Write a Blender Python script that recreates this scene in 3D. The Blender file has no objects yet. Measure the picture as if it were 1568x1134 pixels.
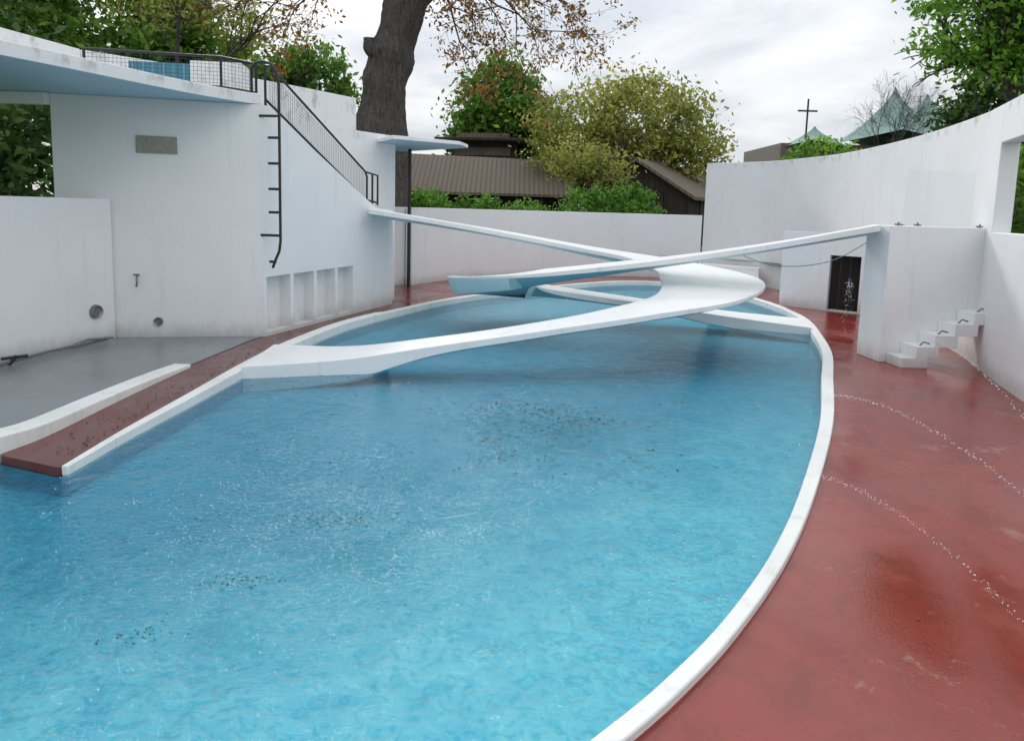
import bpy, bmesh, math, random
import numpy as np
from mathutils import Matrix, Vector
random.seed(4); rng=np.random.default_rng(4)
C=bpy.context.collection
# ------------------------------------------------------------ camera
H=2.0
R=(Matrix.Rotation(math.radians(90-6.3),3,'X') @ Matrix.Rotation(math.radians(1.6),3,'Z'))
cam=bpy.data.cameras.new("Camera"); co=bpy.data.objects.new("Camera",cam); C.objects.link(co)
co.matrix_world=Matrix.Translation((0,0,H)) @ R.to_4x4()
cam.sensor_width=36; cam.lens=22.96; cam.shift_y=-0.086; cam.clip_end=3000; cam.clip_start=.05
bpy.context.scene.camera=co
sc=bpy.context.scene
sc.view_settings.view_transform='Standard'
# ------------------------------------------------------------ materials
def mat(name):
    m=bpy.data.materials.new(name); m.use_nodes=True
    nt=m.node_tree; b=nt.nodes["Principled BSDF"]; return m,nt,b
def N(nt,t,**k):
    n=nt.nodes.new(t)
    for a,v in k.items(): setattr(n,a,v)
    return n
def noise(nt,scale,detail=4,rough=.6,vec=None,dist=0):
    n=N(nt,"ShaderNodeTexNoise"); n.inputs["Scale"].default_value=scale; n.inputs["Detail"].default_value=detail
    n.inputs["Roughness"].default_value=rough; n.inputs["Distortion"].default_value=dist
    if vec is not None: nt.links.new(vec,n.inputs["Vector"])
    return n.outputs["Fac"]
def geo(nt,scale=None):
    g=N(nt,"ShaderNodeNewGeometry").outputs["Position"]
    if scale:
        m=N(nt,"ShaderNodeMapping"); m.inputs["Scale"].default_value=scale; nt.links.new(g,m.inputs["Vector"]); return m.outputs[0]
    return g
def math_(nt,op,a,b):
    n=N(nt,"ShaderNodeMath",operation=op)
    for i,v in enumerate((a,b)):
        if isinstance(v,(int,float)): n.inputs[i].default_value=v
        else: nt.links.new(v,n.inputs[i])
    return n.outputs[0]
def maprange(nt,v,a,b,c,d,smooth=True):
    mr=N(nt,"ShaderNodeMapRange"); mr.interpolation_type='SMOOTHSTEP' if smooth else 'LINEAR'; nt.links.new(v,mr.inputs[0])
    for i,x in enumerate((a,b,c,d)): mr.inputs[i+1].default_value=x
    return mr.outputs[0]
def dist_to(nt,g,p):
    vd=N(nt,"ShaderNodeVectorMath",operation='DISTANCE'); nt.links.new(g,vd.inputs[0]); vd.inputs[1].default_value=p; return vd.outputs["Value"]
def ramp(nt,fac,stops):
    r=N(nt,"ShaderNodeValToRGB"); nt.links.new(fac,r.inputs[0])
    e=r.color_ramp.elements
    while len(e)<len(stops): e.new(.5)
    for i,(p,c) in enumerate(stops):
        e[i].position=p; e[i].color=(c,c,c,1) if not hasattr(c,'__len__') else (*c,1)
    return r.outputs[0]
def mix(nt,fac,a,b,bt='MIX'):
    m=N(nt,"ShaderNodeMix",data_type='RGBA',blend_type=bt)
    for s,v in ((m.inputs[0],fac),(m.inputs[6],a),(m.inputs[7],b)):
        if isinstance(v,(int,float)): s.default_value=v
        elif isinstance(v,tuple): s.default_value=(*v,1)
        else: nt.links.new(v,s)
    return m.outputs[2]
def bump(nt,b,h,s,d=.02):
    n=N(nt,"ShaderNodeBump"); n.inputs["Strength"].default_value=s; n.inputs["Distance"].default_value=d
    nt.links.new(h,n.inputs["Height"]); nt.links.new(n.outputs[0],b.inputs["Normal"])
def paint(name,col,stain,rough=.55,amt=.5,spec=.3,grime=None):
    m,nt,b=mat(name)
    g=geo(nt)
    big=noise(nt,.9,4,.65,g)
    streak=noise(nt,1.0,5,.7,geo(nt,(5,5,.45)))
    fine=noise(nt,26,3,.7,g)
    c=mix(nt,ramp(nt,big,[(.42,0.),(.75,amt*.5)]),col,stain)
    c=mix(nt,ramp(nt,streak,[(.56,0.),(.76,amt)]),c,stain)
    c=mix(nt,ramp(nt,fine,[(.60,0.),(.8,amt*.5)]),c,stain)
    if grime:
        s=N(nt,"ShaderNodeSeparateXYZ"); nt.links.new(g,s.inputs[0])
        n4=noise(nt,4.5,5,.75,geo(nt,(1,1,.5)))
        lo=math_(nt,'MULTIPLY',maprange(nt,math_(nt,'SUBTRACT',s.outputs[2],math_(nt,'MULTIPLY',n4,.35)),-.2,.12,.75,0),.8)
        c=mix(nt,lo,c,grime)
        hi=math_(nt,'MULTIPLY',maprange(nt,s.outputs[2],3.38,3.56,0,1),ramp(nt,n4,[(.52,0.),(.66,.55)]))
        c=mix(nt,hi,c,(.30,.30,.26))
    nt.links.new(c,b.inputs["Base Color"]); b.inputs["Roughness"].default_value=rough
    b.inputs["Specular IOR Level"].default_value=spec
    bump(nt,b,fine,.2,.012); return m
M_white=paint("white_render",(.80,.81,.82),(.56,.575,.56),.65,.36,.3,(.40,.38,.34))
M_ramp=paint("ramp_white_paint",(.80,.81,.81),(.50,.51,.46),.5,.5)
M_kerb=paint("kerb_paint",(.76,.77,.75),(.33,.34,.28),.6,.55)
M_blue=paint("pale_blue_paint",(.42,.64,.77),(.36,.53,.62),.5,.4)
M_under=paint("ramp_soffit_water_light",(.48,.68,.72),(.34,.48,.50),.5,.4)  # teal of light reflected off the water, put into the soffit colour
M_grey=paint("grey_floor",(.21,.235,.25),(.12,.13,.14),.25,.85,.5)
M_dark,nt,b=mat("black_metal"); b.inputs["Base Color"].default_value=(.015,.017,.02,1); b.inputs["Roughness"].default_value=.45
M_steel,nt,b=mat("steel"); b.inputs["Base Color"].default_value=(.22,.23,.23,1); b.inputs["Roughness"].default_value=.4; b.inputs["Metallic"].default_value=.7
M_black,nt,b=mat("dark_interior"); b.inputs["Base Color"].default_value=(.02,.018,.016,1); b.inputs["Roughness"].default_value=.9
M_teal,nt,b=mat("teal_tiles")
br=N(nt,"ShaderNodeTexBrick"); br.inputs["Scale"].default_value=14; br.offset=0
br.inputs["Color1"].default_value=(.04,.17,.24,1); br.inputs["Color2"].default_value=(.05,.21,.29,1); br.inputs["Mortar"].default_value=(.15,.3,.35,1)
nt.links.new(geo(nt),br.inputs["Vector"]); nt.links.new(br.outputs[0],b.inputs["Base Color"])
M_plaque,nt,b=mat("bronze_plaque")
nt.links.new(ramp(nt,noise(nt,40,3,.7,geo(nt,(1,1,4))),[(.4,(.18,.18,.15)),(.6,(.36,.36,.32))]),b.inputs["Base Color"]); b.inputs["Metallic"].default_value=.5; b.inputs["Roughness"].default_value=.4
# red deck
M_red,nt,b=mat("red_deck")
g=geo(nt)
n1=noise(nt,.55,5,.65,g); n2=noise(nt,3.2,5,.7,g,.6); n3=noise(nt,60,3,.6,g)
c=mix(nt,ramp(nt,n1,[(.35,0.),(.65,1.)]),(.225,.031,.022),(.285,.047,.034))
c=mix(nt,ramp(nt,n2,[(.35,.55),(.55,0.)]),c,(.14,.022,.016))
c=mix(nt,ramp(nt,noise(nt,1.7,8,.78,g,.3),[(.60,0.),(.64,.5)]),c,(.34,.20,.17))
c=mix(nt,ramp(nt,n3,[(.3,.25),(.7,0.)]),c,(.07,.02,.015))
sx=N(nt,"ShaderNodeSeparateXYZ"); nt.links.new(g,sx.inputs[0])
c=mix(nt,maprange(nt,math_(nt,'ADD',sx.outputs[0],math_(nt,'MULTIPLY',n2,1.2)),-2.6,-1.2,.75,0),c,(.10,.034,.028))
nt.links.new(c,b.inputs["Base Color"])
nt.links.new(ramp(nt,noise(nt,1.1,6,.65,g),[(.40,.09),(.64,.34)]),b.inputs["Roughness"])
bump(nt,b,n3,.08,.01)
# pool floor: deep-water shading and pale zones are painted into its colour
M_floor,nt,b=mat("pool_floor_paint_depth_shade")
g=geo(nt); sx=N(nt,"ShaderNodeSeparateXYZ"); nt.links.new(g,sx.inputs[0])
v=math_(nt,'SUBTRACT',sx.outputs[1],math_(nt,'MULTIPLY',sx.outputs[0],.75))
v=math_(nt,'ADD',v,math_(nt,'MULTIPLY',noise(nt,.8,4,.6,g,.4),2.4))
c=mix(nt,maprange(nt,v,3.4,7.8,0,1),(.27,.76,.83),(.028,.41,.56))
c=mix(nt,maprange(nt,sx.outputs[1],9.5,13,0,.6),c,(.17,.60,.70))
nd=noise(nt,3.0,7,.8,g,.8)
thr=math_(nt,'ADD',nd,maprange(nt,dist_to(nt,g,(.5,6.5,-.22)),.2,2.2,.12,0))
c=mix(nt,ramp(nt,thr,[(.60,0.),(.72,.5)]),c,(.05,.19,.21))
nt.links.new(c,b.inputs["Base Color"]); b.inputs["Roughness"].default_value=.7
# water
M_water=bpy.data.materials.new("pool_water"); M_water.use_nodes=True; nt=M_water.node_tree; nt.nodes.clear()
o=N(nt,"ShaderNodeOutputMaterial"); tr=N(nt,"ShaderNodeBsdfTransparent"); gl=N(nt,"ShaderNodeBsdfGlossy"); mx=N(nt,"ShaderNodeMixShader"); fr=N(nt,"ShaderNodeFresnel")
fr.inputs[0].default_value=1.33; gl.inputs["Roughness"].default_value=.025
g=geo(nt)
w1=noise(nt,13,4,.62,geo(nt,(1,1.2,1)),1.4); w2=noise(nt,3.4,3,.5,g,.9); w3=noise(nt,38,2,.5,g,.4)
# choppier around the spray and glint drops, for more sparkle
chop=maprange(nt,math_(nt,'ADD',dist_to(nt,g,(-1.0,4.0,-.06)),math_(nt,'MULTIPLY',w2,1.6)),.8,3.0,1.6,.30)
h=math_(nt,'ADD',math_(nt,'ADD',w1,math_(nt,'MULTIPLY',w2,2.2)),math_(nt,'MULTIPLY',w3,chop))
bp=N(nt,"ShaderNodeBump"); bp.inputs["Strength"].default_value=1; bp.inputs["Distance"].default_value=.021; nt.links.new(h,bp.inputs["Height"])
nt.links.new(bp.outputs[0],gl.inputs["Normal"]); nt.links.new(bp.outputs[0],fr.inputs["Normal"])
tint=mix(nt,1.0,ramp(nt,w1,[(.36,(.52,.84,.91)),(.50,(.90,.98,1.0)),(.62,(1,1,1))]),ramp(nt,w2,[(.34,(.70,.89,.95)),(.60,(1,1,1))]),'MULTIPLY')  # ripple brightness painted into the transparent tint by wave noise
nt.links.new(tint,tr.inputs[0])
nt.links.new(fr.outputs[0],mx.inputs[0]); nt.links.new(tr.outputs[0],mx.inputs[1]); nt.links.new(gl.outputs[0],mx.inputs[2]); nt.links.new(mx.outputs[0],o.inputs[0])
# glass
M_glass=bpy.data.materials.new("clear_glass"); M_glass.use_nodes=True; nt=M_glass.node_tree; nt.nodes.clear()
o=N(nt,"ShaderNodeOutputMaterial"); tr=N(nt,"ShaderNodeBsdfTransparent"); gl=N(nt,"ShaderNodeBsdfGlossy"); mx=N(nt,"ShaderNodeMixShader")
tr.inputs[0].default_value=(.975,.99,.985,1); gl.inputs["Roughness"].default_value=.15; mx.inputs[0].default_value=.05
nt.links.new(tr.outputs[0],mx.inputs[1]); nt.links.new(gl.outputs[0],mx.inputs[2]); nt.links.new(mx.outputs[0],o.inputs[0])
M_drop,nt,b=mat("water_droplet"); b.inputs["Base Color"].default_value=(.9,.94,.96,1); b.inputs["Roughness"].default_value=.1
def leafmat(name,dark,light,tr_=.3):
    m,nt,b=mat(name)
    a=N(nt,"ShaderNodeAttribute"); a.attribute_name="shade"
    c=ramp(nt,a.outputs["Fac"],[(0.,dark),(1.,light)])
    nt.links.new(c,b.inputs["Base Color"]); b.inputs["Roughness"].default_value=.6; b.inputs["Specular IOR Level"].default_value=.25
    t=N(nt,"ShaderNodeBsdfTranslucent"); nt.links.new(c,t.inputs[0]); ms=N(nt,"ShaderNodeMixShader"); ms.inputs[0].default_value=tr_
    nt.links.new(b.outputs[0],ms.inputs[1]); nt.links.new(t.outputs[0],ms.inputs[2]); nt.links.new(ms.outputs[0],nt.nodes["Material Output"].inputs[0])
    return m
L_green=leafmat("leaf_green",(.05,.13,.02),(.21,.38,.06),.35)
L_bright=leafmat("leaf_bright",(.08,.21,.025),(.28,.50,.07),.4)
L_olive=leafmat("leaf_olive",(.15,.19,.04),(.52,.52,.13),.38)
L_dark=leafmat("leaf_dark",(.02,.05,.012),(.09,.18,.035))
L_red=leafmat("leaf_copper",(.13,.055,.02),(.42,.24,.07),.35)
L_hedge=leafmat("leaf_hedge",(.06,.16,.02),(.21,.43,.06),.3)
M_bark,nt,b=mat("bark")
g=geo(nt,(5,5,1.6)); n=noise(nt,2.6,8,.78,g,.5)
nt.links.new(ramp(nt,n,[(.35,(.04,.033,.028)),(.68,(.19,.165,.145))]),b.inputs["Base Color"]); b.inputs["Roughness"].default_value=.9; bump(nt,b,n,1,.14)
M_roof,nt,b=mat("brown_roof")
wv=N(nt,"ShaderNodeTexWave"); wv.inputs["Scale"].default_value=1.4; wv.inputs["Distortion"].default_value=.3; nt.links.new(geo(nt),wv.inputs["Vector"])
nt.links.new(mix(nt,noise(nt,1.2,5,.7,geo(nt)),ramp(nt,wv.outputs["Fac"],[(.1,(.075,.06,.045)),(.5,(.17,.135,.105))]),(.14,.11,.085)),b.inputs["Base Color"]); b.inputs["Roughness"].default_value=.85
M_wood,nt,b=mat("dark_timber")
nt.links.new(ramp(nt,noise(nt,3,5,.7,geo(nt,(1,1,.2))),[(.3,(.015,.011,.010)),(.7,(.05,.036,.03))]),b.inputs["Base Color"]); b.inputs["Roughness"].default_value=.8
M_copper,nt,b=mat("green_copper")
nt.links.new(ramp(nt,noise(nt,.5,6,.7,geo(nt,(2,2,.3))),[(.3,(.12,.21,.19)),(.7,(.26,.38,.34))]),b.inputs["Base Color"]); b.inputs["Roughness"].default_value=.7
M_brick,nt,b=mat("brown_brick")
nt.links.new(ramp(nt,noise(nt,2,6,.7,geo(nt)),[(.3,(.08,.06,.05)),(.7,(.15,.12,.10))]),b.inputs["Base Color"])
M_ground,nt,b=mat("grass_ground")
nt.links.new(ramp(nt,noise(nt,.8,6,.7,geo(nt)),[(.3,(.04,.07,.02)),(.7,(.10,.14,.04))]),b.inputs["Base Color"]); b.inputs["Roughness"].default_value=.9
# ------------------------------------------------------------ helpers
def obj(name,me,m=None,parent=None,smooth=False,bev=0):
    o=bpy.data.objects.new(name,me); C.objects.link(o)
    if m: 
        for x in (m if isinstance(m,(list,tuple)) else [m]): me.materials.append(x)
    if parent: o.parent=parent
    if smooth and len(me.polygons):
        me.polygons.foreach_set("use_smooth",[True]*len(me.polygons)); me.set_sharp_from_angle(angle=math.radians(32))
    if bev:
        b=o.modifiers.new("bevel","BEVEL"); b.width=bev; b.segments=2; b.limit_method='ANGLE'; b.angle_limit=math.radians(40)
    return o
def empty(name,loc=(0,0,0)):
    e=bpy.data.objects.new(name,None); C.objects.link(e); e.empty_display_size=.2; return e
def mesh(name,v,f,fixn=True):
    me=bpy.data.meshes.new(name); me.from_pydata([tuple(x) for x in v],[],f)
    if fixn:
        bm=bmesh.new(); bm.from_mesh(me); bmesh.ops.recalc_face_normals(bm,faces=bm.faces); bm.to_mesh(me); bm.free()
    me.update(); return me
def catmull(pts,n=8):
    pts=[np.array(p,float) for p in pts]; P=[2*pts[0]-pts[1]]+pts+[2*pts[-1]-pts[-2]]; out=[]
    for i in range(1,len(P)-2):
        for k in range(n):
            t=k/n; a,b,c,d=P[i-1],P[i],P[i+1],P[i+2]
            out.append(.5*((2*b)+(-a+c)*t+(2*a-5*b+4*c-d)*t*t+(-a+3*b-3*c+d)*t**3))
    out.append(pts[-1]); return [tuple(x) for x in out]
def ribbon(name,path,o0,o1,z0,z1,m,parent=None,bev=0):
    n=len(path); L=lambda v,i: v[i] if hasattr(v,'__len__') else v
    V=[];Fc=[]
    for i in range(n):
        a=Vector(path[max(i-1,0)][:2]); b=Vector(path[min(i+1,n-1)][:2]); 
        t=(b-a).normalized(); nn=Vector((-t.y,t.x)); p=Vector(path[i][:2])
        for o,z in ((o0,z0),(o1,z0),(o1,z1),(o0,z1)):
            q=p+nn*L(o,i); V.append((q.x,q.y,L(z,i)))
    for i in range(n-1):
        for k in range(4):
            l=(k+1)%4; Fc.append((4*i+k,4*i+l,4*i+4+l,4*i+4+k))
    Fc+= [(0,1,2,3),(4*n-4,4*n-3,4*n-2,4*n-1)]
    return obj(name,mesh(name,V,Fc),m,parent,True,bev)
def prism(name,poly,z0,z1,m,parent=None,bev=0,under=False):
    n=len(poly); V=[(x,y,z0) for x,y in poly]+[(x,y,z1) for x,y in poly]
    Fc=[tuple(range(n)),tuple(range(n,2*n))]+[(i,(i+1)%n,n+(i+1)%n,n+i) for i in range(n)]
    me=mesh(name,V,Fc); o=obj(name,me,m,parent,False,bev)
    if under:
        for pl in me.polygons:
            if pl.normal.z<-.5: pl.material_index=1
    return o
def vprism(name,org,d,poly,th,m,parent=None,bev=0):
    d=Vector(d).normalized(); nn=Vector((-d.y,d.x)); n=len(poly); V=[]
    for k in (0,1):
        for s,z in poly: V.append((org[0]+d.x*s+nn.x*th*k, org[1]+d.y*s+nn.y*th*k, z))
    Fc=[tuple(range(n)),tuple(range(n,2*n))]+[(i,(i+1)%n,n+(i+1)%n,n+i) for i in range(n)]
    return obj(name,mesh(name,V,Fc),m,parent,False,bev)
def cut(o,boxes):
    for k,(org,d,poly,th) in enumerate(boxes):
        c=vprism("cutter",org,d,poly,th,None)
        md=o.modifiers.new("cut","BOOLEAN"); md.operation='DIFFERENCE'; md.object=c; md.solver='EXACT'
        bpy.context.view_layer.update()
        dg=bpy.context.evaluated_depsgraph_get(); me=bpy.data.meshes.new_from_object(o.evaluated_get(dg))
        o.modifiers.clear(); o.data=me; bpy.data.objects.remove(c)
    return o
def tubes(name,lines,rad,m,parent=None,res=2):
    cu=bpy.data.curves.new(name,'CURVE'); cu.dimensions='3D'; cu.bevel_depth=1.0; cu.bevel_resolution=res; cu.use_fill_caps=True
    for ln in lines:
        sp=cu.splines.new('POLY'); sp.points.add(len(ln)-1)
        for i,q in enumerate(ln):
            sp.points[i].co=(q[0],q[1],q[2],1); sp.points[i].radius=q[3] if len(q)>3 else rad
    cu.materials.append(m); o=bpy.data.objects.new(name,cu); C.objects.link(o)
    if parent: o.parent=parent
    return o
def fill2d(name,loops,z,m):
    cu=bpy.data.curves.new(name,'CURVE'); cu.dimensions='2D'; cu.fill_mode='BOTH'
    for lp in loops:
        sp=cu.splines.new('POLY'); sp.points.add(len(lp)-1); sp.use_cyclic_u=True
        for i,q in enumerate(lp): sp.points[i].co=(q[0],q[1],0,1)
    o=bpy.data.objects.new(name,cu); C.objects.link(o); bpy.context.view_layer.update()
    me=bpy.data.meshes.new_from_object(o.evaluated_get(bpy.context.evaluated_depsgraph_get())); bpy.data.objects.remove(o)
    for v in me.vertices: v.co.z=z
    me.name=name; me.materials.clear()
    o=obj(name,me,m); 
    bm=bmesh.new(); bm.from_mesh(me)
    for f in bm.faces:
        f.normal_update()
        if f.normal.z<0: f.normal_flip()
    bm.to_mesh(me); bm.free(); return o
def crown(name,blobs,nleaf,leaf,m,parent=None,clump=.3,per=45,shell=.55,up=.3):
    vols=np.array([b[3]*b[4]*b[5] for b in blobs])**.8; vols/=vols.sum()
    nc=max(1,nleaf//per); idx=rng.choice(len(blobs),nc,p=vols)
    B=np.array([b[:6] for b in blobs],float)
    d=rng.normal(size=(nc,3)); d/=np.linalg.norm(d,axis=1)[:,None]
    rr=(shell+(1-shell)*rng.random(nc)**.6)*(.85+.3*rng.random(nc))
    cc=B[idx,:3]+d*B[idx,3:6]*rr[:,None]
    sh=np.clip(rng.normal(.5,.27,nc),0,1); csz=clump*(.5+rng.random(nc))
    k=np.repeat(np.arange(nc),per); n=len(k)
    pos=cc[k]+rng.normal(size=(n,3))*csz[k][:,None]*np.array([1,1,.65])
    u=rng.normal(size=(n,3)); u/=np.linalg.norm(u,axis=1)[:,None]
    nr=rng.normal(size=(n,3)); nr[:,2]+=up*3; v=np.cross(nr,u); v/=np.linalg.norm(v,axis=1)[:,None]
    s=leaf*(.6+.8*rng.random(n))[:,None]
    q=np.stack([pos-u*s,pos+v*s*.5,pos+u*s,pos-v*s*.5],1).reshape(-1,3)
    me=bpy.data.meshes.new(name); me.vertices.add(4*n); me.vertices.foreach_set("co",q.ravel())
    me.loops.add(4*n); me.loops.foreach_set("vertex_index",np.arange(4*n)); me.polygons.add(n)
    me.polygons.foreach_set("loop_start",np.arange(0,4*n,4)); me.polygons.foreach_set("loop_total",np.full(n,4))
    me.update(calc_edges=True)
    at=me.attributes.new("shade",'FLOAT','POINT'); val=np.clip(sh[k]+rng.normal(0,.14,n),0,1); at.data.foreach_set("value",np.repeat(val,4).astype(np.float32))
    return obj(name,me,m,parent)
def branches(start,direction,length,rad,depth,out,spread=.6,droop=0,kids=3):
    p=Vector(start); d=Vector(direction).normalized(); ln=[(p.x,p.y,p.z,rad)]; n=5
    for i in range(n):
        d=(d+Vector((random.gauss(0,.14),random.gauss(0,.14),random.gauss(0,.12)-droop))).normalized()
        p=p+d*length/n; ln.append((p.x,p.y,p.z,max(rad*(1-.6*(i+1)/n),.004)))
        if depth>0 and i>=1:
            for _ in range(1 if random.random()<.6 else kids-1):
                nd=(d+Vector((random.gauss(0,spread),random.gauss(0,spread),random.gauss(0,spread)))).normalized()
                branches(p,nd,length*random.uniform(.45,.7),rad*.5*(1-.4*i/n),depth-1,out,spread,droop,kids)
    out.append(ln)
def tree(name,base,h,rad,blobs,n,leaf,m,clump=.35,depth=2,shell=.5,per=45,reach=1.0):
    e=empty(name); top=Vector(blobs[0][:3]); b=Vector(base)
    L=[]; trunk=[(*b.lerp(Vector((top.x,top.y,b.z+h)),t),rad*(1.25-.7*t)) for t in (0,.15,.35,.6,.85,1)]
    L.append(trunk)
    for bl in blobs:
        st=Vector(trunk[4][:3]); c=Vector(bl[:3]); d=(c-st); 
        branches(st,d,max(d.length*reach,.8),rad*.5,depth,L,.5)
    tubes("trunk_and_limbs",L,rad,M_bark,e,1); crown("foliage",blobs,n,leaf,m,e,clump,per,shell); return e
# ------------------------------------------------------------ pool outline
WL=-.06
KR=catmull([(-4.0,4.2),(-4.2,3.2),(-3.9,2.2),(-3.1,1.45),(-2.0,1.2),(-1.0,1.3),(-.3,1.62),(.05,1.9),(.42,2.22),(.74,2.52),(1.14,2.96),(1.67,3.66),(2.28,4.63),(3.18,6.23),(4.03,7.98),(4.75,9.5),(5.3,11),(5.75,12.4),(5.95,13.5),(6.0,15.0),(5.75,17.0),(5.2,18.4),(4.3,19.0),(3.2,18.9),(2.15,18.2),(.27,16.3),(-1.34,14.22),(-2.26,12.35),(-2.85,10.83),(-3.14,9.3),(-3.26,7.98),(-3.30,6.46),(-3.33,5.48),(-3.32,4.69)],6)
hole=KR+[(-3.95,4.9)]
ENC=[(-4.9,.9),(-3,.75),(0,.6),(3.2,1.2),(4.6,2.8),(5.3,4.5),(5.75,6.2),(6.15,8.0),(6.9,9.9),(7.7,12.8),(8.0,16),(7.2,19.2),(5.9,20.4),(4,20.9),(1.5,20.4),(-1,19.1),(-3.3,17.5),(-4.2,15.2),(-3.5,14.4),(-5.6,11.5),(-6.5,9.2),(-5.9,9.2),(-6.1,7.5),(-6.3,6),(-6.2,4),(-5.8,2.2)]
fill2d("red_concrete_deck",[ENC,hole],0.0,M_red)
fill2d("ground",[[(-900,-900),(900,-900),(900,1500),(-900,1500)],ENC],.7,M_ground)
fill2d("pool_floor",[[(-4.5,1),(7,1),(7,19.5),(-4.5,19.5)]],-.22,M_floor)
fill2d("water",[hole],WL,M_water)
kw=[];kt=[]
for x,y in KR:
    if x>-1.5 and y<14: w_=.072+max(0,min(1,(y-3)/5))*.055; t_=.04
    elif y>12: w_=.15; t_=.05
    elif x<-2 and y>4.3: 
        f=max(0,min(1,(y-4.7)/4.0)); w_=.04+.14*f; t_=.010+.06*f
    else: w_=.12; t_=.05
    kw.append(w_); kt.append(t_)
ribbon("pool_kerb",KR,-.01,kw,-.10,kt,M_kerb,None,.008)
ribbon("pool_side",KR,-.01,[a+.004 for a in kw],-.3,-.085,M_floor,None)
ribbon("strip_end_wall",[(-3.34,4.67),(-3.92,4.87)],-.05,-.002,-.075,.003,M_red)
ribbon("pool_side",[(-3.30,4.66),(-3.96,4.88)],-.05,.004,-.3,-.077,M_floor)
K2=catmull([(-4.05,4.2),(-3.95,4.9),(-3.88,5.34),(-3.89,6.33),(-3.88,7.2),(-3.86,7.75)],5)
n=len(K2)
ribbon("low_divider_kerb",K2,0,.21,-.3,[.17-.13*i/(n-1) for i in range(n)],M_kerb,None,.015)
prism("grey_concrete_floor",[(-3.98,4.6)]+[(x-.06,y) for x,y in K2[6:]]+[(-3.8,9.44),(-3.72,9.66),(-5.7,9.3),(-6.02,7.6),(-6.2,6.2),(-6.15,4.4)],-.3,.012,M_grey)
# ------------------------------------------------------------ walls
LW=catmull([(-5.70,9.28),(-5.9,8.4),(-6.03,7.56),(-6.2,6),(-6.1,4),(-5.6,2.2),(-4.8,1.0)],6)
ribbon("low_boundary_wall",LW,-.2,0,-.4,2.0,M_white,None,.01)
ribbon("low_boundary_wall",catmull([(-4.7,.95),(-3,.75),(0,.6),(3.2,1.2),(4.6,2.8),(5.3,4.5),(5.75,6.2)],6),-.2,0,-.6,[.95]*36+[1.0],M_white,None,.01)
FW=catmull([(-2.6,16.8),(-2.0,17.9),(-1,19.0),(1.5,20.3),(4,20.8),(5.85,20.4)],6)
ribbon("far_boundary_wall",FW,0,.2,-.4,2.0,M_white,None,.01)
ribbon("low_boundary_wall",[(-4.3,15.3),(-3.3,16.3),(-2.6,17.2)],0,.2,-.4,2.0,M_white,None,.01)
TW=catmull([(5.9,20.4),(7.2,19.2),(7.75,17.7),(7.98,15.9),(7.62,12.75),(6.95,10.1),(6.52,8.95)],8)
tall=empty("tall_curved_wall")
ribbon("wall_body",TW,0,.22,-.4,3.6,M_white,tall,.01)
TW2=[(6.52,8.95),(6.12,8.0),(5.72,6.9),(5.5,6.2),(5.2,5.2)]
ribbon("wall_below_opening",TW2,0,.22,-.4,1.88,M_white,tall,.01)
ribbon("wall_lintel",TW2,0,.22,3.08,3.6,M_white,tall,.01)
# ------------------------------------------------------------ left building
bld=empty("nesting_box_building")
def U(a,b): v=Vector(b)-Vector(a); return v.normalized(),v.length
cor=(-3.71,9.70)
d1,l1=U(cor,(-6.42,9.18))
f=vprism("front_wall",cor,d1,[(0,-.3),(l1,-.3),(l1,3.42),(0,3.42)],-.22,M_white,bld)
e2=(-2.48,13.42); d2,l2=U(cor,e2)
side=vprism("stair_wall",cor,d2,[(0.0,-.3),(l2,-.3),(l2,1.93),(3.25,1.97),(.12,3.42),(0,3.42)],.24,M_white,bld)
side.location=(0.004,0,0)
cuts=[]
for a,b_ in ((.05,.62),(.70,1.24),(1.32,1.86),(1.94,2.44)):
    o0=Vector(cor)+d2*a+Vector((d2.y,-d2.x))*.1
    cuts.append(((o0.x,o0.y),d2,[(0,.06),(b_-a,.06),(b_-a,.90),(0,.90)],.30))
cut(side,cuts)
nrm=Vector((-d2.y,d2.x)); 
ns=9
for i in range(ns):
    s0=.15+i*(3.1/ns); z=3.42-(i+1)*(1.45/ns)
    o0=Vector(cor)+d2*s0+nrm*.24
    vprism("stair_step",(o0.x,o0.y),d2,[(0,z-.3),(3.1/ns-.003,z-.3),(3.1/ns-.003,z),(0,z)],.8,M_white,bld)
o0=Vector(cor)+d2*3.26+nrm*.24
vprism("landing",(o0.x,o0.y),d2,[(0,-.3),(1.2,-.3),(1.2,1.9),(0,1.9)],.9,M_white,bld)
LT=catmull([(-6.82,10.5),(-5.7,11.6),(-4.5,12.95),(-3.46,14.4)],8)
ribbon("rear_wall",LT,.0,.2,-.3,4.3,M_white,bld,.01)
ribbon("rear_wall_end",[(-3.46,14.4),(-2.78,15.35)],0,.2,-.3,3.62,M_white,bld,.01)
ribbon("end_cross_wall",[(-2.50,13.40),(-2.76,15.0)],0,.2,-.3,1.93,M_white,bld)
ribbon("upper_beam_wall",catmull([(-8.1,5.2),(-7.75,7.0),(-7.36,8.4),(-7.13,9.27),(-6.82,10.48)],6),0,.2,3.6,4.3,M_white,bld,.01)
ribbon("canopy_edge_beam",[(-8.9,9.28),(-6.43,9.2)],-.12,0,3.26,3.42,M_white,bld,.01)
front=catmull([(-6.5,4.2),(-5.9,5.4),(-5.28,6.85),(-5.0,7.45),(-4.7,8.15),(-4.3,9.0),(-3.84,9.66)],5)
can=prism("canopy_slab",front+[(-3.72,9.72),(-4.35,10.1),(-5.2,11.9),(-5.75,11.45),(-6.8,10.4),(-7.1,9.35),(-9,9.35),(-9,4.2)],3.425,3.58,[M_white,M_blue],bld,.008,True)
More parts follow.
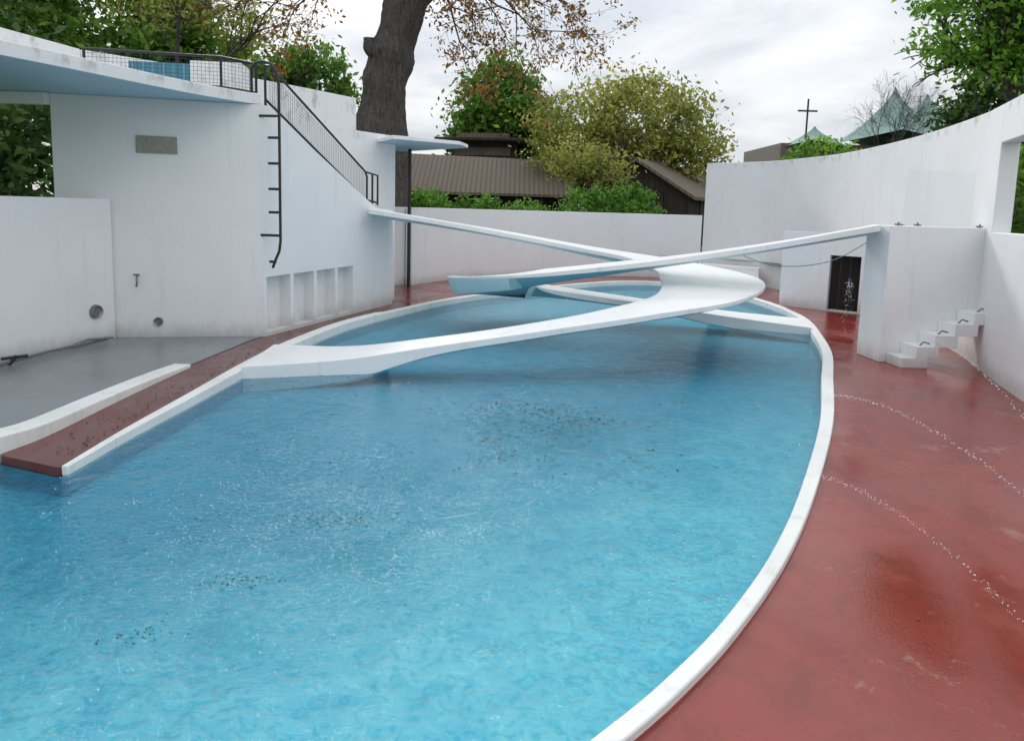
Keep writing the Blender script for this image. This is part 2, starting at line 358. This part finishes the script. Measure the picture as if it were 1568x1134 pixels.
vprism("tiled_tank_front",(-6.0,10.35),(1,.12),[(0,3.58),(1.15,3.58),(1.15,4.12),(0,4.12)],.1,M_teal,bld)
vprism("tank_white_box",(-4.98,10.2),(1,.12),[(0,3.58),(.75,3.58),(.75,4.12),(0,4.12)],.5,M_white,bld,.01)
q=Vector(cor)+d1*1.15+Vector((-d1.y,d1.x))*.004
pq=vprism("plaque",(q.x,q.y),d1,[(0,2.66),(.54,2.66),(.54,2.90),(0,2.90)],.02,M_plaque,None,.004)
def disc(name,x,y,z,r,dirv,m,parent=None):
    bm=bmesh.new(); bmesh.ops.create_cone(bm,cap_ends=True,segments=24,radius1=r,radius2=r*.85,depth=.05)
    g=bmesh.ops.inset_individual(bm,faces=[f for f in bm.faces if abs(f.normal.z)>.9],thickness=r*.3,depth=-.02)
    me=bpy.data.meshes.new(name); bm.to_mesh(me); bm.free(); o=obj(name,me,m,parent,False)
    o.rotation_euler=Vector((*dirv,0)).to_track_quat('Z','Y').to_euler(); o.location=(x,y,z); return o
fn=(-d1.y,d1.x)
q=Vector(cor)+d1*1.47+Vector(fn)*.02
disc("round_vent",q.x,q.y,.24,.065,fn,M_steel)
disc("round_vent",-5.75,8.95,.44,.10,(.97,-.2),M_steel)
q=Vector(cor)+d1*1.72+Vector(fn)*.03
tubes("wall_tap",[[(q.x,q.y,.92),(q.x+.02,q.y-.06,.9),(q.x+.03,q.y-.08,.82),(q.x+.01,q.y-.06,.76)],[(q.x-.03,q.y-.05,.93),(q.x+.05,q.y-.05,.93)]],.014,M_steel)
tubes("floor_pipe",[[(-5.95,7.2,.05),(-5.85,8.1,.06),(-5.62,8.95,.06)],[(-5.78,8.5,.06),(-5.72,8.7,.1),(-5.5,8.9,.1)]],.018,M_steel)
tubes("wall_bracket",[[(-5.92,7.55,.02),(-5.86,7.6,.12)],[(-5.97,7.5,.1),(-5.8,7.7,.1)]],.02,M_dark)
cn=empty("entrance_canopy")
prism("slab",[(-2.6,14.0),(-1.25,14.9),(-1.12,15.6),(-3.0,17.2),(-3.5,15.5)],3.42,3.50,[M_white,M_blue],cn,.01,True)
tubes("column",[[(-2.6,16.3,0),(-2.6,16.3,3.42)]],.045,M_dark,cn,4)
# ------------------------------------------------------------ railings + ladder
rl=empty("metal_railing")
top=[(-5.94,9.2,4.03),(-4.2,9.50,4.03),(-3.86,9.9,4.03)]
bot=[(x,y,3.62) for x,y,z in top]
L=[top,bot]+[[(x,y,3.58),(x,y,4.03)] for x,y,z in top]
def along(s,z,off=.05): q=Vector(cor)+d2*s+nrm*off; return (q.x,q.y,z)
L+=[[along(.15,4.0),along(.25,4.02),along(2.95,2.64),along(3.0,2.55),along(3.0,2.02)],[along(.15,3.52),along(2.95,2.12)],[along(2.95,2.64),along(3.4,2.60),along(3.4,2.02)],[along(2.95,2.12),along(3.4,2.07)],[along(.15,4.0),along(.15,3.4)],[along(3.2,2.6),along(3.2,2.05)]]
tubes("rails_and_posts",L,.02,M_dark,rl,2)
W=[]
def grid(p0,p1,p2,p3,nu,nv):
    p0,p1,p2,p3=map(Vector,(p0,p1,p2,p3))
    for i in range(1,nu): t=i/nu; W.append([tuple(p0.lerp(p1,t)),tuple(p3.lerp(p2,t))])
    for j in range(1,nv): t=j/nv; W.append([tuple(p0.lerp(p3,t)),tuple(p1.lerp(p2,t))])
grid(bot[0],bot[1],top[1],top[0],34,8); grid(bot[1],bot[2],top[2],top[1],10,8)
grid(along(.2,3.5),along(2.95,2.12),along(2.95,2.62),along(.2,4.0),52,9)
tubes("wire_mesh",W,.0022,M_dark,rl,0)
ld=empty("access_ladder")
x0,y0=-3.44,9.66
L=[[(-3.86,9.72,3.58),(-3.86,9.72,3.92),(-3.80,9.70,4.0),(-3.68,9.68,4.03),(-3.55,9.66,3.99),(-3.47,9.66,3.88),(x0,y0,3.7),(x0,y0,1.45),(x0-.02,y0,1.30),(x0-.08,y0,1.16),(x0-.12,y0,1.05)]]
L+=[[(x0,y0,z),(x0-.17,y0+.02,z)] for z in (2.95,2.58,2.21,1.87)]
L+=[[(x0,y0,z),(x0-.30,y0+.04,z)] for z in (3.26,1.53)]
L+=[[(x0-.07,y0,1.14),(x0-.17,y0+.02,1.14)]]
tubes("stile_and_rungs",L,.02,M_dark,ld,3)
# ------------------------------------------------------------ ramps
def ramp_obj(name,pts,wid,th,edge):
    """thin edged slab with a chamfered, deeper soffit"""
    q=catmull([(*p,w,t,k) for p,w,t,k in zip(pts,wid,th,edge)],12); n=len(q); V=[];Fc=[]; mi=[]
    for i,a in enumerate(q):
        u=Vector(q[max(i-1,0)][:2]); v=Vector(q[min(i+1,n-1)][:2]); t=(v-u).normalized(); nn=Vector((-t.y,t.x))
        w=a[3]/2; e=min(a[5],a[4]-.01); ins=min(.38,w*.6)*(1 if a[4]<.25 else .3) if a[4]<.28 or a[2]>.3 else .05
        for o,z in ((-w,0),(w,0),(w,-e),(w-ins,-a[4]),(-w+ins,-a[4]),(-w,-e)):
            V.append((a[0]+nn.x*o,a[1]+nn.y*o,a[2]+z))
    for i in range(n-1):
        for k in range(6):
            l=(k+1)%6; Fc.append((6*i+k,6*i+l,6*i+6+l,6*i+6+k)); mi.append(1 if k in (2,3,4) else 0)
    Fc+=[tuple(range(6)),tuple(range(6*n-6,6*n))]; mi+=[0,0]
    me=mesh(name,V,Fc); me.polygons.foreach_set("material_index",mi)
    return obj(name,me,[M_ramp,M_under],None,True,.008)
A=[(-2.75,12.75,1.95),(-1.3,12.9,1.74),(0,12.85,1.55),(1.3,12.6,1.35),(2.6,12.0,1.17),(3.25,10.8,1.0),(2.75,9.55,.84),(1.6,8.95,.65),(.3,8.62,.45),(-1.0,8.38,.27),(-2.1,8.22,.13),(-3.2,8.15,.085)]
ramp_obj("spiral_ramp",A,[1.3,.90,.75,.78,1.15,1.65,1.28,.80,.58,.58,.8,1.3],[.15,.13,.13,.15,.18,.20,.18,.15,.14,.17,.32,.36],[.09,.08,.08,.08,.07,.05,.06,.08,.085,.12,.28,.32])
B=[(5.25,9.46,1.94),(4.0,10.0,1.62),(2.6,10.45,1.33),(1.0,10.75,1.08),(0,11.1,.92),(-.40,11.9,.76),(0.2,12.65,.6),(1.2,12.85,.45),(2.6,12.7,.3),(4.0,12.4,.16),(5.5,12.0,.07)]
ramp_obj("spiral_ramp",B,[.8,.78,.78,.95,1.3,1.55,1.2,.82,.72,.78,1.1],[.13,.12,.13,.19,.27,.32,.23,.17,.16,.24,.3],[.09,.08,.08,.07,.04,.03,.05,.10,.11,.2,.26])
# ------------------------------------------------------------ right stair block
sb=empty("stair_block")
d3,l3=U((5.24,9.12),(6.72,9.20))
vprism("parapet_mass",(5.24,9.12),d3,[(0,0),(.42,0),(.42,.22),(.72,.38),(1.02,.54),(1.30,.70),(l3,.70),(l3,1.93),(0,1.93)],.55,M_white,sb,.008)
for s0,s1,z in ((.10,.48,.14),(.30,.62,.30),(.55,.88,.46),(.82,1.15,.62),(1.08,1.50,.78)):
    q=Vector((5.24,9.12))+d3*s0-Vector((-d3.y,d3.x))*.34
    vprism("step",(q.x,q.y),d3,[(0,max(z-.17,0)),(s1-s0,max(z-.17,0)),(s1-s0,z),(0,z)],.337,M_white,sb,.006)
    if z>.2:
        tubes("step_bracket",[[(q.x+.10,q.y+.10,z),(q.x+.15,q.y+.10,z+.05),(q.x+.22,q.y+.08,z+.03)]],.012,M_steel,sb)
tubes("wall_pipe",[[(6.62,9.05,1.0),(6.62,9.05,1.86)],[(6.62,9.05,1.4),(6.68,9.1,1.4)]],.022,M_dark)
gl=empty("glass_balustrade")
prism("pane",[(5.72,9.62),(6.70,9.62),(6.70,9.63),(5.72,9.63)],1.94,2.74,M_glass,gl)
for x,y in ((5.45,9.3),(5.75,9.35),(6.6,9.3)):
    tubes("clamp",[[(x-.05,y,1.95),(x+.05,y+.01,1.95)],[(x,y,1.93),(x,y,1.985)]],.012,M_steel,gl)
dw=empty("nesting_chamber")
d4,l4=U((6.15,14.9),(7.7,13.55))
wl=vprism("chamber_wall",(6.15,14.9),d4,[(0,-.2),(l4,-.2),(l4,1.7),(0,1.7)],.2,M_white,dw)
q=Vector((6.15,14.9))+d4*1.02-Vector((-d4.y,d4.x))*.1
cut(wl,[((q.x,q.y),d4,[(0,.02),(.62,.02),(.62,1.22),(0,1.22)],.5)])
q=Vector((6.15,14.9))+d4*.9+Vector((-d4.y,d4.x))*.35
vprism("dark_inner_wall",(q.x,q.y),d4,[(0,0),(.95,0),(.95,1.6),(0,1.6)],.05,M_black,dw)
q=Vector((6.15,14.9))+d4*1.02+Vector((-d4.y,d4.x))*.12
tubes("door_bars",[[(q.x+d4.x*t,q.y+d4.y*t,.02),(q.x+d4.x*t,q.y+d4.y*t,1.22)] for t in (.02,.2,.4,.6)],.012,M_dark,dw)
prism("low_step",[(5.2,19.3),(6.9,18.2),(7.1,18.7),(5.6,19.9)],0,.3,M_white,dw,.01)
prism("low_step",[(5.6,19.6),(7.0,18.5),(7.2,18.9),(5.9,20.1)],.3,.55,M_white,dw,.01)
tubes("hose",[catmull([(3.6,10.9,1.44),(4.4,10.9,1.2),(5.3,10.9,1.3),(5.9,10.6,1.75),(5.95,10.0,1.95)],8)],.007,M_teal)
# ------------------------------------------------------------ droplets, leaves on water
def drops(name,pts,r0,r1):
    bm=bmesh.new()
    for q in pts:
        bmesh.ops.create_icosphere(bm,subdivisions=1,radius=random.uniform(r0,r1),matrix=Matrix.Translation(q))
    me=bpy.data.meshes.new(name); bm.to_mesh(me); bm.free(); return obj(name,me,M_drop,None,True)
def arc(p0,p1,h,n,j=.008):
    out=[]
    for i in range(n):
        t=(i+random.random())/n; p=Vector(p0).lerp(Vector(p1),t); p.z+=h*4*t*(1-t)
        out.append(p+Vector([random.gauss(0,j) for _ in range(3)]))
    return out
drops("water_jet",arc((3.35,3.2,.05),(3.6,7.3,.01),.28,190),.0025,.005)
drops("water_jet",arc((2.35,2.1,.05),(2.42,4.9,.01),.22,190),.0017,.0036)
drops("water_jet",arc((4.3,4.8,.1),(5.7,9.0,.45),.2,150),.0025,.006)
drops("water_jet",arc((5.4,10.5,.1),(6.9,13.2,.2),.7,120,.03),.003,.007)
sp=[Vector((random.gauss(-.9,.75),random.gauss(4.2,.85),WL+abs(random.gauss(0,.05)))) for _ in range(2200)]  # low white drops added as sparkle on the water
for _ in range(60):   # clusters of white drops standing in for surface glints
    cx,cy=random.gauss(-.9,.8),random.gauss(4.1,.9)
    sp+=[Vector((random.gauss(cx,.05),random.gauss(cy,.05),WL+abs(random.gauss(0,.03)))) for _ in range(random.randint(8,26))]
sp+=[Vector((random.gauss(-.9,1.2),random.gauss(4.6,1.4),WL+abs(random.gauss(0,.18)))) for _ in range(500)]
sp+=[Vector((random.gauss(1.2,1.6),random.gauss(8,1.6),WL+abs(random.gauss(0,.22)))) for _ in range(520)]
sp=[q for q in sp if q.y>2.3 and q.x<.42+(q.y-2.2)*.5 and q.x>-3.2]
drops("spray_and_glint_drops",sp,.0012,.0044)
def litter(name,data,z,l0,l1,m):
    V=[];Fc=[]
    for x,y in data:
        a=random.random()*6.3; l=random.uniform(l0,l1); k=len(V)
        for j,m_ in enumerate((1,.5,1,.5)): V.append((x+math.cos(a+j*1.57)*l*m_,y+math.sin(a+j*1.57)*l*m_,z+random.uniform(0,.004)))
        Fc.append((k,k+1,k+2,k+3))
    return obj(name,mesh(name,V,Fc,False),m)
M_litter,nt,b=mat("wet_leaf_litter"); b.inputs["Base Color"].default_value=(.035,.035,.022,1); b.inputs["Specular IOR Level"].default_value=.1
def gp(lst):
    return [(random.gauss(cx,s*1.2),random.gauss(cy,s*.6)) for cx,cy,s,nn_ in lst for _ in range(nn_)]
litter("floating_leaves",gp(((.15,6.6,.30,170),(.75,6.3,.22,90),(.0,5.9,.25,60),(-.5,6.2,1.3,100),(.6,5.3,.5,40))),WL+.003,.008,.026,M_litter)
litter("floating_leaves",gp(((-1.05,4.1,.15,240),(-1.45,3.35,.09,110),(-1.7,2.9,.08,50),(-2.3,5.6,.08,18),(-1.7,4.9,.7,30),(-.8,3.6,.5,14))),WL+.003,.003,.012,M_litter)
pts=[]
for _ in range(620):
    t=random.random(); y=4.9+t*10; x=-3.45-.35*random.random() if y<9.4 else -3.0+(y-10.8)*.33-random.random()*.2
    if y<9.4 and random.random()<.6: x=-3.42-abs(random.gauss(0,.06))
    pts.append((x,y))
litter("fallen_leaves",pts,.005,.006,.018,M_litter)
litter("fallen_leaves",[(3.25,4.75),(4.2,6.3),(2.1,3.1),(4.6,7.7),(3.6,5.6)],.005,.010,.016,L_hedge)
# ------------------------------------------------------------ vegetation
ct=empty("copper_beech_tree")
def tubemesh(name,pts,m,parent):
    V=[];Fc=[];ns=28
    q=catmull(pts,8)
    for i,a in enumerate(q):
        for k in range(ns):
            an=2*math.pi*k/ns; rr=a[3]*(1+.08*math.sin(3*an+i*.15)+.06*math.sin(7*an-i*.24)+.05*math.sin(i*.6+an)+random.gauss(0,.014))
            V.append((a[0]+math.cos(an)*rr,a[1]+math.sin(an)*rr,a[2]))
    for i in range(len(q)-1):
        for k in range(ns): Fc.append((i*ns+k,i*ns+(k+1)%ns,(i+1)*ns+(k+1)%ns,(i+1)*ns+k))
    return obj(name,mesh(name,V,Fc),m,parent,True)
tubemesh("trunk",[(-4.2,20,.5,1.1),(-4.1,20,2.5,.85),(-4.05,20,4.2,.74),(-3.98,20,5.2,.62),(-3.82,20,6.1,.66),(-3.68,20,6.8,.62),(-3.45,20,7.7,.60),(-3.2,20,8.5,.74),(-3.0,20,9.4,.9)],M_bark,ct)
tubemesh("fork_limb",[(-3.4,20,8.6,.5),(-4.0,20,9.8,.45),(-4.9,20,11.5,.35)],M_bark,ct)
tubemesh("fork_limb_b",[(-2.9,20,8.7,.5),(-2.2,20,10,.42),(-1.2,20,11.5,.3)],M_bark,ct)
tubemesh("broken_knob",[(-4.0,20,6.2,.35),(-4.3,19.9,6.6,.27),(-4.38,19.9,6.9,.18)],M_bark,ct)
L=[]
for st_,dr,ln in (((-2.2,20,10),(1.5,-.5,-.7),3.2),((-2.4,20,9.6),(1,.2,-1),3.0),((-1.6,20,10.8),(1,0,-.8),3.6),((-2.6,20,9.2),(.6,-.3,-1),2.6),((-1.9,20,9.8),(.9,.1,-.8),3.4),((-4.6,20,10.5),(-1,0,-.6),4.2),((-4.2,20,9.4),(-1,.2,-.6),3.0),((-4.9,20,11),(-1,-.3,-.5),4.6)):
    branches(st_,dr,ln,.055,2,L,.55,.05,3)
tubes("twigs",L,.05,M_bark,ct,0)
tips=[l[-1][:3] for l in L]+[l[3][:3] for l in L]
crown("copper_leaves",[(*t,.25,.25,.28) for t in tips],6500,.065,L_red,ct,.12,7,.1)
tree("oak_tree",(-13,23,.7),6,.4,[(-14.5,23,8.2,4.0,2,3.4),(-11.0,22,6.4,2.3,1.6,2.1),(-17.5,22,6.5,3,2,4)],24000,.15,L_green,.42)
tree("oak_tree",(-9,26,.7),5,.3,[(-9.8,26,6.0,1.6,1.4,1.6),(-8.0,26,6.4,1.6,1.5,1.8)],9000,.12,L_green,.3)
tree("lime_tree",(-8.6,19,.7),5,.15,[(-9.8,19,7.6,1.6,1,1.1),(-7.6,19,7.0,.9,.8,.8)],1500,.075,L_olive,.3,2,.2,10)
tree("lime_tree",(-1.0,40,.7),6,.35,[(-1.0,40,8.2,2.5,2.3,2.5),(.8,40,6.0,2,1.6,2),(-2.6,40,6.4,1.4,1.4,2)],13000,.19,L_green,.42)
tree("robinia_tree",(5.5,32,.7),3.0,.25,[(3.0,32,5.9,2.4,2,2.0),(6.2,32,6.4,2.9,2,2.3),(8.6,32,5.2,1.6,1.5,1.6),(5.0,32,4.6,4,1.5,1.4)],19000,.125,L_olive,.38,2,.5,45,.75)
tree("hawthorn_tree",(2.6,26,.7),2.4,.08,[(2.4,26,4.0,1.3,.9,.9),(3.8,26,3.7,.9,.7,.7)],2200,.09,L_olive,.25,2,.2,14)
crown("hedge",[(-2.9,21.5,1.70,1.1,.6,1.0),(-3.8,21.5,1.7,1,.6,.95)],7000,.06,L_hedge,None,.13)
crown("hedge",[(-1.2,22.5,1.5,1.2,.6,.95),(.5,22.6,1.45,1.2,.6,.9)],7000,.06,L_hedge,None,.13)
crown("laurel_bush",[(2.6,22.6,2.0,1.0,.7,.85),(3.9,22.7,2.05,1.0,.7,.9)],8000,.065,L_hedge,None,.14)
crown("shrub",[(11.2,24,4.0,1.2,.8,.8),(10.2,24,3.4,.8,.8,.8),(11.3,24,2,1.4,.8,1.6)],5000,.1,L_bright,None,.2)
tree("oak_tree",(13.5,14.6,.7),5.2,.3,[(9.8,14.2,6.95,1.6,1.0,.85),(10.9,14.2,5.95,1.2,1,1.0),(9.0,14.2,5.6,.6,.5,.45),(10.0,14.2,5.5,.8,.6,.45),(11.5,14.2,7.8,2,1.4,1)],15000,.078,L_bright,.22,2,.3,30)
tree("yew_tree",(15,20,.7),4,.3,[(15.2,20,5.2,2.2,1.8,2.0),(13.6,20,4.6,1.0,1.2,1.0)],9000,.11,L_dark,.3)
tree("bay_tree",(8.9,11,.7),1.2,.1,[(9.2,11,2.6,1.0,1.1,1.2),(8.5,9.6,2.3,.7,.8,1.1)],5000,.08,L_green,.22)
tree("holly_tree",(-10,12,.7),2.5,.2,[(-10.2,12,3.8,2.2,1.5,2.0),(-12,10.5,3.2,2,1.5,2),(-9.6,11,2,1.6,1,1.2)],11000,.1,L_dark,.3)
crown("distant_trees",[(x,55+random.uniform(-4,4),2.0,5,3,random.uniform(2.6,4.2)) for x in range(-50,80,7)],18000,.34,L_green,None,.8)
L=[]
for k in range(5): branches((16.8,30,4.5),(random.uniform(-.7,.7),0,1.0),2.1,.03,3,L,.45,-.02,3)
L.append([(16.8,30,.7,.12),(16.8,30,4.6,.08)])
tubes("bare_tree",L,.05,M_bark,None,0)
# ------------------------------------------------------------ pavilion house
hs=empty("timber_pavilion")
V=[(-7,30,2.75),(2.6,30,2.75),(3.2,32.6,4.45),(-7,33,4.7),(-7,36,2.75),(4.5,36,2.75)]
obj("long_roof",mesh("long_roof",V+[(x,y,z-.12) for x,y,z in V],[(0,1,2,3),(3,2,5,4),(6,7,8,9),(9,8,11,10),(0,1,7,6),(1,2,8,7),(2,5,11,8),(3,4,10,9),(4,5,11,10),(0,3,9,6)]),M_roof,hs)
prism("long_wall",[(-7,31.2),(2.4,31.2),(2.4,35),(-7,35)],.7,2.7,M_wood,hs)
for i in range(9): tubes("post",[[(-6.8+i*1.15,30.15,.7),(-6.8+i*1.15,30.15,2.7)]],.07,M_wood,hs,1)
a=Vector((5.3,28.4)); dv=Vector((.52,.854)); nv=Vector((-.854,.52)); 
def g3(s,o,z): q=a+dv*s+nv*o; return (q.x,q.y,z)
V=[g3(-.4,0,4.35),g3(13,0,4.35),g3(13,2.6,2.75),g3(-.4,2.6,2.75),g3(13,-2.6,2.75),g3(-.4,-2.6,2.75)]
obj("wing_roof",mesh("wing_roof",V+[(x,y,z-.14) for x,y,z in V],[(0,1,2,3),(0,5,4,1),(6,9,8,7),(6,7,10,11),(0,3,9,6),(0,6,11,5),(3,2,8,9),(5,11,10,4)]),M_roof,hs)
V=[g3(0,2.3,.7),g3(0,-2.3,.7),g3(0,-2.3,2.78),g3(0,0,4.15),g3(0,2.3,2.78),g3(12,2.3,.7),g3(12,-2.3,.7),g3(12,-2.3,2.78),g3(12,0,4.15),g3(12,2.3,2.78)]
obj("wing_walls",mesh("wing_walls",V,[(0,1,2,3,4),(5,6,7,8,9),(0,4,9,5),(1,2,7,6)]),M_wood,hs)
tubes("gable_posts",[[g3(-.05,o,.7),g3(-.05,o,2.9)] for o in (-2.3,-1.1,0,1.1,2.3)]+[[g3(s,-2.45,.7),g3(s,-2.45,2.7)] for s in (1,3,5,7,9,11)],.06,M_wood,hs,1)
prism("clerestory_band",[(-3.6,37.5),(.0,37),(.3,41),(-3.6,41)],4,5.75,M_wood,hs)
prism("clerestory_windows",[(-3.5,37.42),(-.3,36.97),(-.3,36.99),(-3.5,37.46)],5.0,5.45,M_brick,hs)
prism("clerestory_roof",[(-4.5,36.6),(.7,36.0),(1.1,42),(-4.5,42)],5.75,5.9,M_wood,hs,.02)
prism("clerestory_top",[(-3.4,38),(-.4,37.6),(0,41),(-3.4,41)],5.9,6.3,M_roof,hs,.02)
# ------------------------------------------------------------ church
ch=empty("copper_roof_church")
def tent(name,c,base,r,h,ns,ph,m):
    V=[];Fc=[];K=9
    for i in range(K+1):
        t=i/K; rr=r*(1-t)**1.4+.06
        for k in range(ns):
            an=ph+2*math.pi*k/ns; dz=(.0 if k%2 else .18*r)*(1-t)**2
            V.append((c[0]+math.cos(an)*rr*(1 if k%2 else .8),c[1]+math.sin(an)*rr*(1 if k%2 else .8),base+h*t+dz))
    for i in range(K):
        for k in range(ns): Fc.append((i*ns+k,i*ns+(k+1)%ns,(i+1)*ns+(k+1)%ns,(i+1)*ns+k))
    return obj(name,mesh(name,V,Fc),m,ch)
tent("roof_tent",(39.4,70),9.8,6.2,6.0,6,.2,M_copper)
tent("roof_tent_b",(43.4,71),10.0,6.2,5.4,6,.5,M_copper)
tent("roof_tent_c",(47.4,70),10.0,5.5,4.6,6,.1,M_copper)
tent("roof_tent_d",(31.3,70),9.2,4,2.4,6,.1,M_copper)
prism("brick_body",[(27.5,69),(54,69),(54,80),(27.5,80)],.7,9.7,M_brick,ch)
tubes("cross",[[(30.0,69,9.5),(30.0,69,14.2)],[(29.0,69,13.0),(31.0,69,13.0)]],.10,M_dark,ch,1)
# ------------------------------------------------------------ sun and sky
el=math.radians(30); az=math.radians(-20)
sd=Vector((math.sin(az)*math.cos(el),math.cos(az)*math.cos(el),math.sin(el)))
sl=bpy.data.lights.new("sun","SUN"); sl.energy=1.5; sl.angle=math.radians(10); sl.color=(1,.96,.9)
so=bpy.data.objects.new("sun",sl); C.objects.link(so); so.rotation_euler=sd.to_track_quat('Z','Y').to_euler()
w=bpy.data.worlds.new("World"); sc.world=w; w.use_nodes=True; nt=w.node_tree; bg=nt.nodes["Background"]
sk=N(nt,"ShaderNodeTexSky",sky_type='NISHITA'); sk.sun_disc=False; sk.sun_elevation=el; sk.sun_rotation=az
tc=N(nt,"ShaderNodeTexCoord"); sx=N(nt,"ShaderNodeSeparateXYZ"); nt.links.new(tc.outputs["Generated"],sx.inputs[0])
za=math_(nt,'MAXIMUM',sx.outputs[2],0.0); zb=math_(nt,'ADD',za,.18)
dv_=N(nt,"ShaderNodeVectorMath",operation='DIVIDE'); nt.links.new(tc.outputs["Generated"],dv_.inputs[0]); nt.links.new(zb,dv_.inputs[1])
n1=noise(nt,1.3,7,.55,dv_.outputs[0],.4)
cl=ramp(nt,n1,[(.34,(.53,.58,.65)),(.5,(.76,.78,.81)),(.64,(.91,.92,.93))])
gain=math_(nt,'ADD',math_(nt,'MULTIPLY',za,11),8.0)
vm=N(nt,"ShaderNodeVectorMath",operation='SCALE'); nt.links.new(cl,vm.inputs[0]); nt.links.new(gain,vm.inputs["Scale"])
mm=mix(nt,.9,sk.outputs[0],vm.outputs[0]); nt.links.new(mm,bg.inputs[0]); bg.inputs[1].default_value=.114
